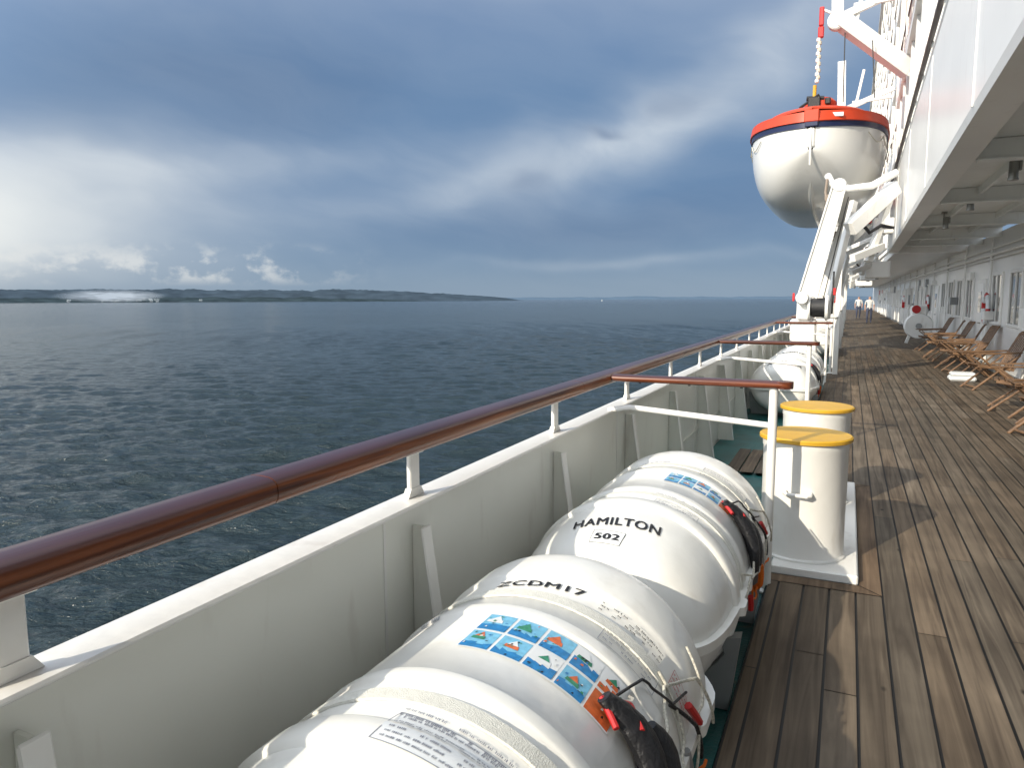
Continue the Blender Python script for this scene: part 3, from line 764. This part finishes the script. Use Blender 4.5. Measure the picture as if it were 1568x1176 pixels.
# ---------------------------------------------------------------- lifeboats
def lifeboat(y0,L_=9.2,cx=-.91,hw=1.60,kz=3.74):
    mb=MB(); n=44; K=28
    def dims(s):
        q=abs(2*s-1); w=hw*max(0,(1-q**2.9))**.55
        sheer=5.36+.28*(1-q**2); keel=kz+ (1.05*max(0,(q-.50)/.50)**2.2)
        return w,sheer,keel
    rings=[]
    for i in range(n+1):
        s=.5-.5*math.cos(math.pi*i/n); s=min(max(s,.0008),.9992)
        w,zs,zk=dims(s); r=[]
        for k in range(K+1):
            a=math.pi*k/K; c=math.cos(a); sn=math.sin(a)
            x=w*(abs(c)**.60)*(1 if c>0 else -1); z=zs-(zs-zk)*(sn**.80)
            r.append(Vector((cx+x,y0+s*L_,z)))
        rings.append(r)
    mb.loft(rings,BOATW,close=False,cap=False)
    def strip(o0,d0,o1,d1,m):
        rg=[]
        for i in range(n+1):
            s=.5-.5*math.cos(math.pi*i/n); s=min(max(s,.0008),.9992); w,zs,zk=dims(s); rg.append((s,w,zs))
        for side in(-1,1):
            mb.loft([[Vector((cx+side*(w+o0),y0+s*L_+(o0 if s>.5 else -o0)*(2*abs(s-.5))**4,zs+d0)),Vector((cx+side*(w+o1),y0+s*L_+(o1 if s>.5 else -o1)*(2*abs(s-.5))**4,zs+d1))] for s,w,zs in rg],m,close=False,cap=False)
    strip(.0,-.10,.03,-.09,NAVY); strip(.03,-.09,.03,0.02,NAVY); strip(.03,0.02,.065,.03,ORANGE); strip(.065,.03,.03,.24,ORANGE); strip(.03,.24,-.35,.32,ORANGE)
    rings=[]
    for i in range(n+1):
        s=.5-.5*math.cos(math.pi*i/n); s=min(max(s,.0008),.9992); w,zs,zk=dims(s); r=[]
        cz=.34*math.sin(math.pi*s)**.5
        for k in range(17):
            a=math.pi*k/16; r.append(Vector((cx+max(w-.3,.005)*math.cos(a),y0+s*L_,zs+.30+cz*math.sin(a)**.7*.8)))
        rings.append(r)
    mb.loft(rings,ORANGE,close=False,cap=False)
    mb.path([(cx,y0+.45,kz+.72),(cx,y0+1.2,kz+.15),(cx,y0+2.4,kz-.03),(cx,y0+L_-2.5,kz-.03),(cx,y0+L_-1.2,kz+.18)],.05,BOATW,8)
    # stem cover closes the orange band at the bow
    for ye,sg_ in ((y0-.03,-1),(y0+L_+.03,1)):
        mb.box((cx,ye,5.50),(.30,.12,.26),ORANGE,ch=.02); mb.box((cx,ye,5.33),(.26,.10,.10),NAVY,ch=.01)
    mb.box((cx,y0+.02,5.05),(.16,.12,.42),BOATW,ch=.03)
    mb.path([(cx,y0-.04,5.25),(cx,y0-.07,4.9),(cx,y0+.1,4.5)],.026,BOATW,8)
    mb.lathe([(0,-.15),(.34,-.15),(.34,.05),(.24,.14),(0,.17)],(cx+.12,y0+1.0,5.93),ORANGE,20)
    for yy in (y0+.7,y0+L_-.7):
        mb.box((cx,yy,5.88),(.26,.2,.36),BLACK,ch=.02); mb.path([(cx,yy,6.0),(cx,yy,6.32)],.04,YEL,8)
        mb.path([(cx-.16,yy,6.05),(cx+.2,yy,6.02)],.055,BLACK,8); mb.path([(cx-.3,yy-.05,5.85),(cx+.1,yy-.05,6.1)],.03,BLACK,6); mb.box((cx+.28,yy,5.95),(.12,.12,.14),BLACK,ch=.02)
    for side in (-1,1):
        for k in range(7):
            ya=y0+1.0+k*1.05; P=[]
            for j in range(9):
                q=j/8; s=(ya+q*1.05-y0)/L_; w,zs,zk=dims(s); P.append((cx+side*(w+.03),ya+q*1.05,zs-.2-.18*math.sin(math.pi*q)))
            mb.path(P,.012,ROPE,5)
    s=.035; w,zs,zk=dims(s)
    mb.box((cx+w*.62,y0+.10,zs+.12),(.45,.05,.08),SW,Matrix.Rotation(math.radians(14),3,'Z'))
    mb.obj('lifeboat',ang=30)
lifeboat(17.3); lifeboat(-9.5)  # second boat sits unseen behind the camera, added to shade the near deck
lifeboat(34.0,cx=-.15,hw=1.15); lifeboat(50.5,cx=-.15,hw=1.15)

def davit(y,xe=.72):
    mb=MB()
    mb.box((-.80,y+.1,.35),(.55,.5,.8),WHITE,ch=.02)
    mb.box((-.78,y+.1,.95),(.46,.42,.5),WHITE,ch=.03)
    mb.box((-.75,y,1.42),(.30,.34,.5),WHITE,ch=.04)
    mb.lathe([(0,-.18),(.24,-.18),(.24,-.14),(.14,-.14),(.14,.12),(.24,.12),(.24,.17),(0,.17)],(-.52,y-.1,1.42),WHITE,28,'X')
    mb.lathe([(.145,-.135),(.18,-.13),(.18,.11),(.145,.115)],(-.52,y-.1,1.42),BLACK,24,'X')
    mb.lathe([(0,-.25),(.1,-.25),(.12,-.2),(.12,0)],(-.80,y-.16,1.6),WHITE,18,'Y')
    p0=Vector((-.74,y,1.55)); p1=Vector((-.26,y,3.68)); d=(p1-p0).normalized(); sd=Vector((d.z,0,-d.x))
    def rect(p,w,t): return [p-sd*w-Vector((0,t,0)),p+sd*w-Vector((0,t,0)),p+sd*w+Vector((0,t,0)),p-sd*w+Vector((0,t,0))]
    mb.loft([rect(p0,.16,.09),rect(p0.lerp(p1,.3),.17,.09),rect(p0.lerp(p1,.85),.12,.08),rect(p1,.10,.08)],WHITE)
    for w in(-1,1): mb.loft([rect(p0+sd*.17*w,.012,.14),rect(p1+sd*.11*w,.012,.12)],WHITE)
    mb.lathe([(0,-.11),(.11,-.11),(.13,-.06),(.13,.06),(.11,.11),(0,.11)],tuple(p1),WHITE,20,'Y')
    mb.beam((-.40,y+.5,1.2),(.0,y+1.0,3.5),.10,.14,WHITE)
    mb.path([(-.50,y+1.2,4.05),(-.4,y+1.0,3.85),(-.1,y+.8,3.72),(.3,y+.8,3.75),(xe,y+1.0,4.0)],.07,WHITE,10)
    mb.beam((-.05,y+.3,2.9),(xe,y+1.2,3.75),.20,.26,WHITE)
    mb.beam((.02,y+.3,2.35),(.55,y+1.0,2.6),.12,.14,WHITE)
    mb.beam((.30,y+.8,2.3),(.62,y+1.1,3.5),.12,.12,WHITE)
    mb.box((.55,y+1.1,3.0),(.36,.25,.30),WHITE,ch=.02); mb.box((.25,y+.8,3.1),(.16,.16,.14),RED,ch=.02)
    mb.path([(.1,y+.6,3.1),(.3,y+.7,2.85),(.5,y+.9,3.0),(xe,y+1.0,2.95)],.035,BLACK,8)
    mb.path([(-.50,y+.95,3.95),(-.52,y+.9,3.7),(-.48,y+.8,3.45),(-.42,y+.6,3.1)],.03,RUST,8)
    for zz in (3.55,3.35,3.15): mb.lathe([(0,-.04),(.07,-.04),(.07,.04),(0,.04)],(-.46,y+.75,zz),RUST,12,'Y')
    mb.path([(-.30,y+.05,3.68),(-.55,y-.05,1.6)],.010,BLACK,5); mb.path([(-.1,y+.3,3.5),(-.45,y-.02,1.55)],.010,BLACK,5)
    mb.beam((-.2,y+1.6,-.05),(-.2,y+1.6,2.6),.10,.10,WHITE); mb.beam((-.2,y+1.6,2.55),(.6,y+1.6,2.9),.08,.08,WHITE)
    mb.path([(-.2,y+1.55,1.2),(-.62,y+1.3,1.2)],.025,WHITE,8)
    mb.box((-.96,y-.2,1.62),(.04,.04,.16),RED,ch=.01); mb.box((-.25,y-.1,1.72),(.05,.04,.14),RED,ch=.01); mb.path([(-.28,y-.05,1.3),(-.28,y-.05,2.1)],.018,BLACK,6)
    mb.obj('boat_davit')
    mb=MB(); yy=y+2.95
    mb.beam((.95,yy+.6,6.55),(-.45,yy,7.62),.26,.34,WHITE); mb.beam((1.0,yy+.4,8.3),(-.38,yy,7.7),.12,.16,WHITE)
    mb.beam((-.50,yy,7.5),(-.56,yy,9.2),.18,.24,WHITE); mb.beam((-.2,yy+.1,7.9),(1.0,yy+.2,8.0),.08,.10,WHITE)
    mb.beam((-.15,yy+.1,7.5),(.1,yy+.1,8.9),.06,.08,WHITE)
    mb.lathe([(0,-.11),(.16,-.11),(.19,-.08),(.19,.08),(.16,.11),(0,.11)],(-.52,yy,7.6),WHITE,22,'Y')
    mb.box((-.83,yy,7.75),(.10,.10,.4),RED,ch=.02); mb.box((-.83,yy,7.42),(.12,.10,.24),RED,ch=.02)
    mb.path([(-.83,yy,7.9),(-.55,yy,7.75)],.03,WHITE,8)
    for k in range(13): mb.lathe([(.015,-.05),(.045,-.03),(.045,.03),(.015,.05)],(-.86+(.012 if k%2 else -.012),yy,7.27-.073*k),ROPE if k%2 else WHITE,8)
    mb.path([(-.35,yy,7.5),(-.32,yy+.1,5.9)],.012,BLACK,5); mb.path([(.2,yy,7.1),(.3,yy,5.9)],.012,BLACK,5)
    mb.obj('davit_head')
for y in (15.0,23.6,31.6,40.2,48,57,-12.0,-3.4): davit(y)  # last two carry the unseen rear boat and add to its shade

for (y,x,w,d_,h,m_) in ((27.2,.55,.5,.6,.55,WHITE),(25.0,.75,.7,.9,.5,WHITE),(38,.6,.7,1.2,.6,WHITE),(44,.7,.6,1,.5,WHITE)):
    mb=MB(); mb.box((0,0,0),(w,d_,h),m_,ch=.03); mb.box((-w/2-.01,0,.03),(.02,d_*.8,h*.7),WHITES,ch=.005); mb.beam((0,-d_*.4,h/2),(.5,-d_*.4,h/2+.5),.06,.06,WHITE); mb.beam((0,d_*.4,h/2),(.5,d_*.4,h/2+.5),.06,.06,WHITE)
    mb.lathe([(0,0),(.05,0),(.05,.03),(0,.03)],(0,0,-h/2-.03),GREY,10)
    mb.obj('equipment_locker',loc=(x,y,2.45))
for (x,y,h) in ((-.3,16.8,1.5),(-.28,18.2,1.6),(-.32,23.5,1.4),(-.3,29,1.5),(-.3,36,1.6)):
    mb=MB(); mb.path([(0,0,-.02),(0,0,h)],.03,WHITE,10); mb.lathe([(.09,-.02),(.09,.0),(.03,.02)],(0,0,0),WHITE,14)
    mb.path([(0,0,h*.75),(-.5,0,h*.75)],.02,WHITE,8); mb.box((0,0,h+.07),(.10,.06,.14),RED,ch=.01)
    mb.obj('stanchion',loc=(x,y,0))

mb=MB()
mb.lathe([(0,-.25),(.42,-.25),(.45,-.2),(.45,-.12),(.36,-.1),(.36,.1),(.45,.12),(.45,.2),(.42,.25),(0,.25)],(0,0,.62),WHITE,36,'Y')
mb.lathe([(0,-.02),(.14,-.02),(.14,.0),(0,.01)],(-.1,-.215,1.20),RED,20,'Y')
mb.lathe([(0,0),(.10,0),(.10,.02),(0,.02)],(0,-.28,.62),GREY,16,'Y')
mb.box((0,.05,1.15),(.5,.5,.35),WHITE,ch=.04)
for s_ in(-1,1): mb.beam((s_*.35,0,0),(s_*.15,0,.6),.08,.1,WHITE)
mb.obj('hose_reel',loc=(2.25,29,0),scale=1.0)
for y in (19.5,33,47):
    mb=MB()
    rings=[]
    for k in range(24):
        a=2*math.pi*k/24; c=Vector((0,math.cos(a),math.sin(a)))
        rings.append([c*(.30+.065*math.cos(q))+Vector((.05*math.sin(q),0,0)) for q in [2*math.pi*j/10 for j in range(10)]])
    rings.append(rings[0]); mb.loft(rings,lambda i,j: RED if (i%6)<2 else SW,cap=False)
    mb.obj('life_ring',loc=(2.84,y,1.35))

# ---------------------------------------------------------------- deck chairs & tables
def chair_mesh():
    mb=MB(); w=.56
    for s_ in (-1,1):
        y=s_*w/2
        mb.beam((-.36,y,0),(.34,y,.62),.028,.05,CHAIRW,up=(0,1,0)); mb.beam((.42,y*.92,0),(-.28,y*.92,.60),.028,.05,CHAIRW,up=(0,1,0))
        mb.beam((-.36,y,.63),(.36,y,.66),.06,.025,CHAIRW)
        mb.beam((-.28,y*.85,.42),(.28,y*.85,.36),.026,.045,CHAIRW)
        mb.beam((.20,y*.85,.34),(.52,y*.85,.98),.026,.045,CHAIRW,up=(0,1,0))
    for k in range(9):
        q=k/8; mb.box((-.28+.56*q,0,.445-.06*q),(.05,w*.86,.014),CHAIRW,ch=.003)
    for k in range(7):
        y=-.2+.4*k/6; mb.beam((.24,y,.42),(.515,y,.96),.04,.012,CHAIRW,up=(1,0,0))
    mb.beam((.53,-w*.43,.98),(.53,w*.43,.98),.03,.07,CHAIRW,up=(1,0,1)); mb.beam((.36,-w*.43,.05),(.36,w*.43,.05),.03,.03,CHAIRW)
    mb.beam((-.30,-w*.43,.05),(-.30,w*.43,.05),.03,.03,CHAIRW)
    return mb
CH=chair_mesh()
def put(name,me_obj,loc,rz):
    o=bpy.data.objects.new(name,me_obj.data); COL.objects.link(o); o.location=loc; o.rotation_euler=(0,0,rz); return o
c0=CH.obj('wooden_deck_chair',loc=(2.2,9.9,0),rotz=.25)
for i,(x,y,r) in enumerate([(2.25,12.2,-.15),(2.3,14.9,.2),(2.3,18.0,.12),(2.25,19.1,-.2),(2.3,21.2,.1),(2.25,22.3,-.1),(2.3,25.2,.1)]):
    put('wooden_deck_chair',c0,(x,y,0),r)
def table_mesh():
    mb=MB()
    for k in range(6): mb.box((-.26+.104*k,0,.52),(.09,.62,.018),CHAIRW,ch=.004)
    for s_ in(-1,1):
        mb.box((0,s_*.26,.50),(.6,.04,.03),CHAIRW); mb.beam((-.26,s_*.24,0),(.26,s_*.24,.49),.03,.04,CHAIRW,up=(0,1,0)); mb.beam((.26,s_*.20,0),(-.26,s_*.20,.49),.03,.04,CHAIRW,up=(0,1,0))
    return mb
t0=table_mesh().obj('wooden_side_table',loc=(2.25,11.1,0)); put('wooden_side_table',t0,(2.35,16.9,0),.1); put('wooden_side_table',t0,(2.35,20.1,0),0)
CUSH=mat('white_towel',(.7,.72,.72),.9)
mb=MB(); mb.box((0,0,.05),(.45,.4,.09),CUSH,ch=.03); mb.box((0.01,0,.13),(.42,.38,.07),CUSH,ch=.03); mb.obj('folded_towels',loc=(2.05,16.2,0))

# ---------------------------------------------------------------- people far along the deck
def person(loc,rz):
    e=empty('person',loc); e.rotation_euler=(0,0,rz)
    J=[(0,0,.95,.13),(0,0,1.15,.13),(0,.01,1.38,.15),(0,.0,1.50,.06),(0,.02,1.60,.08),(0,.02,1.70,.075),
       (.10,0,.90,.09),(.11,.12,.50,.065),(.11,.02,.10,.045),(.11,.18,.04,.04),
       (-.10,0,.90,.09),(-.11,-.05,.50,.065),(-.11,-.25,.13,.045),(-.11,-.14,.04,.04),
       (.20,0,1.42,.06),(.25,-.08,1.15,.045),(.24,.0,.90,.032),(.24,.03,.82,.03),
       (-.20,0,1.42,.06),(-.25,.05,1.15,.045),(-.24,.18,.93,.032),(-.24,.21,.86,.03)]
    E=[(0,1),(1,2),(2,3),(3,4),(4,5),(0,6),(6,7),(7,8),(8,9),(0,10),(10,11),(11,12),(12,13),(2,14),(14,15),(15,16),(16,17),(2,18),(18,19),(19,20),(20,21)]
    for root,sgn in ((17,1),(21,-1)):
        bx_,by_,bz_,_=J[root]
        for k,(dy,ln) in enumerate(((-.025,.07),(-.008,.08),(.01,.075),(.026,.06))):
            J.append((bx_,by_+dy,bz_-ln*.5,.009)); J.append((bx_-.01*sgn,by_+dy+.005,bz_-ln,.008)); E+=[(root,len(J)-2),(len(J)-2,len(J)-1)]
        J.append((bx_,by_+.05,bz_-.01,.01)); E.append((root,len(J)-1))
    me=bpy.data.meshes.new('body'); me.from_pydata([j[:3] for j in J],E,[])
    o=bpy.data.objects.new('body',me); COL.objects.link(o); o.parent=e
    md=o.modifiers.new('skin','SKIN'); 
    for i,j in enumerate(J): me.skin_vertices[0].data[i].radius=(j[3],j[3]*(.8 if i<3 else 1))
    me.skin_vertices[0].data[0].use_root=True
    o.modifiers.new('sub','SUBSURF').levels=1; o.modifiers['sub'].render_levels=1
    bpy.context.view_layer.update()
    me2=bpy.data.meshes.new_from_object(o.evaluated_get(bpy.context.evaluated_depsgraph_get()))
    bpy.data.objects.remove(o)
    for m_ in (SKIN,SHIRT,PANTS,HAIR,BLACK): me2.materials.append(m_)
    for p in me2.polygons:
        z=p.center.z; y=p.center.y; x=p.center.x; p.use_smooth=True
        mi=0
        if z<.09: mi=4
        elif z<.98 and abs(x)<.2: mi=2
        elif .98<=z<1.47 and not(abs(x)>.2 and z<1.2): mi=1
        elif z>1.68 or (z>1.6 and y<0): mi=3
        p.material_index=mi
    o2=bpy.data.objects.new('body',me2); COL.objects.link(o2); o2.parent=e
    mb=MB(); mb.path([(0,.10,1.65),(0,.125,1.62),(0,.10,1.605)],[.008,.014,.008],SKIN,8)
    for s_ in(-1,1):
        mb.lathe([(0,0),(.01,0),(0,.004)],(s_*.03,.098,1.655),BLACK,8,'Y'); mb.lathe([(0,-.01),(.022,0),(0,.01)],(s_*.082,.01,1.63),SKIN,8,'X')
    mb.path([(-.02,.098,1.575),(.02,.098,1.575)],.004,RED,6)
    mb.obj('face',parent=e)
person((1.18,50,0),math.pi)
person((.70,62,0),math.pi)
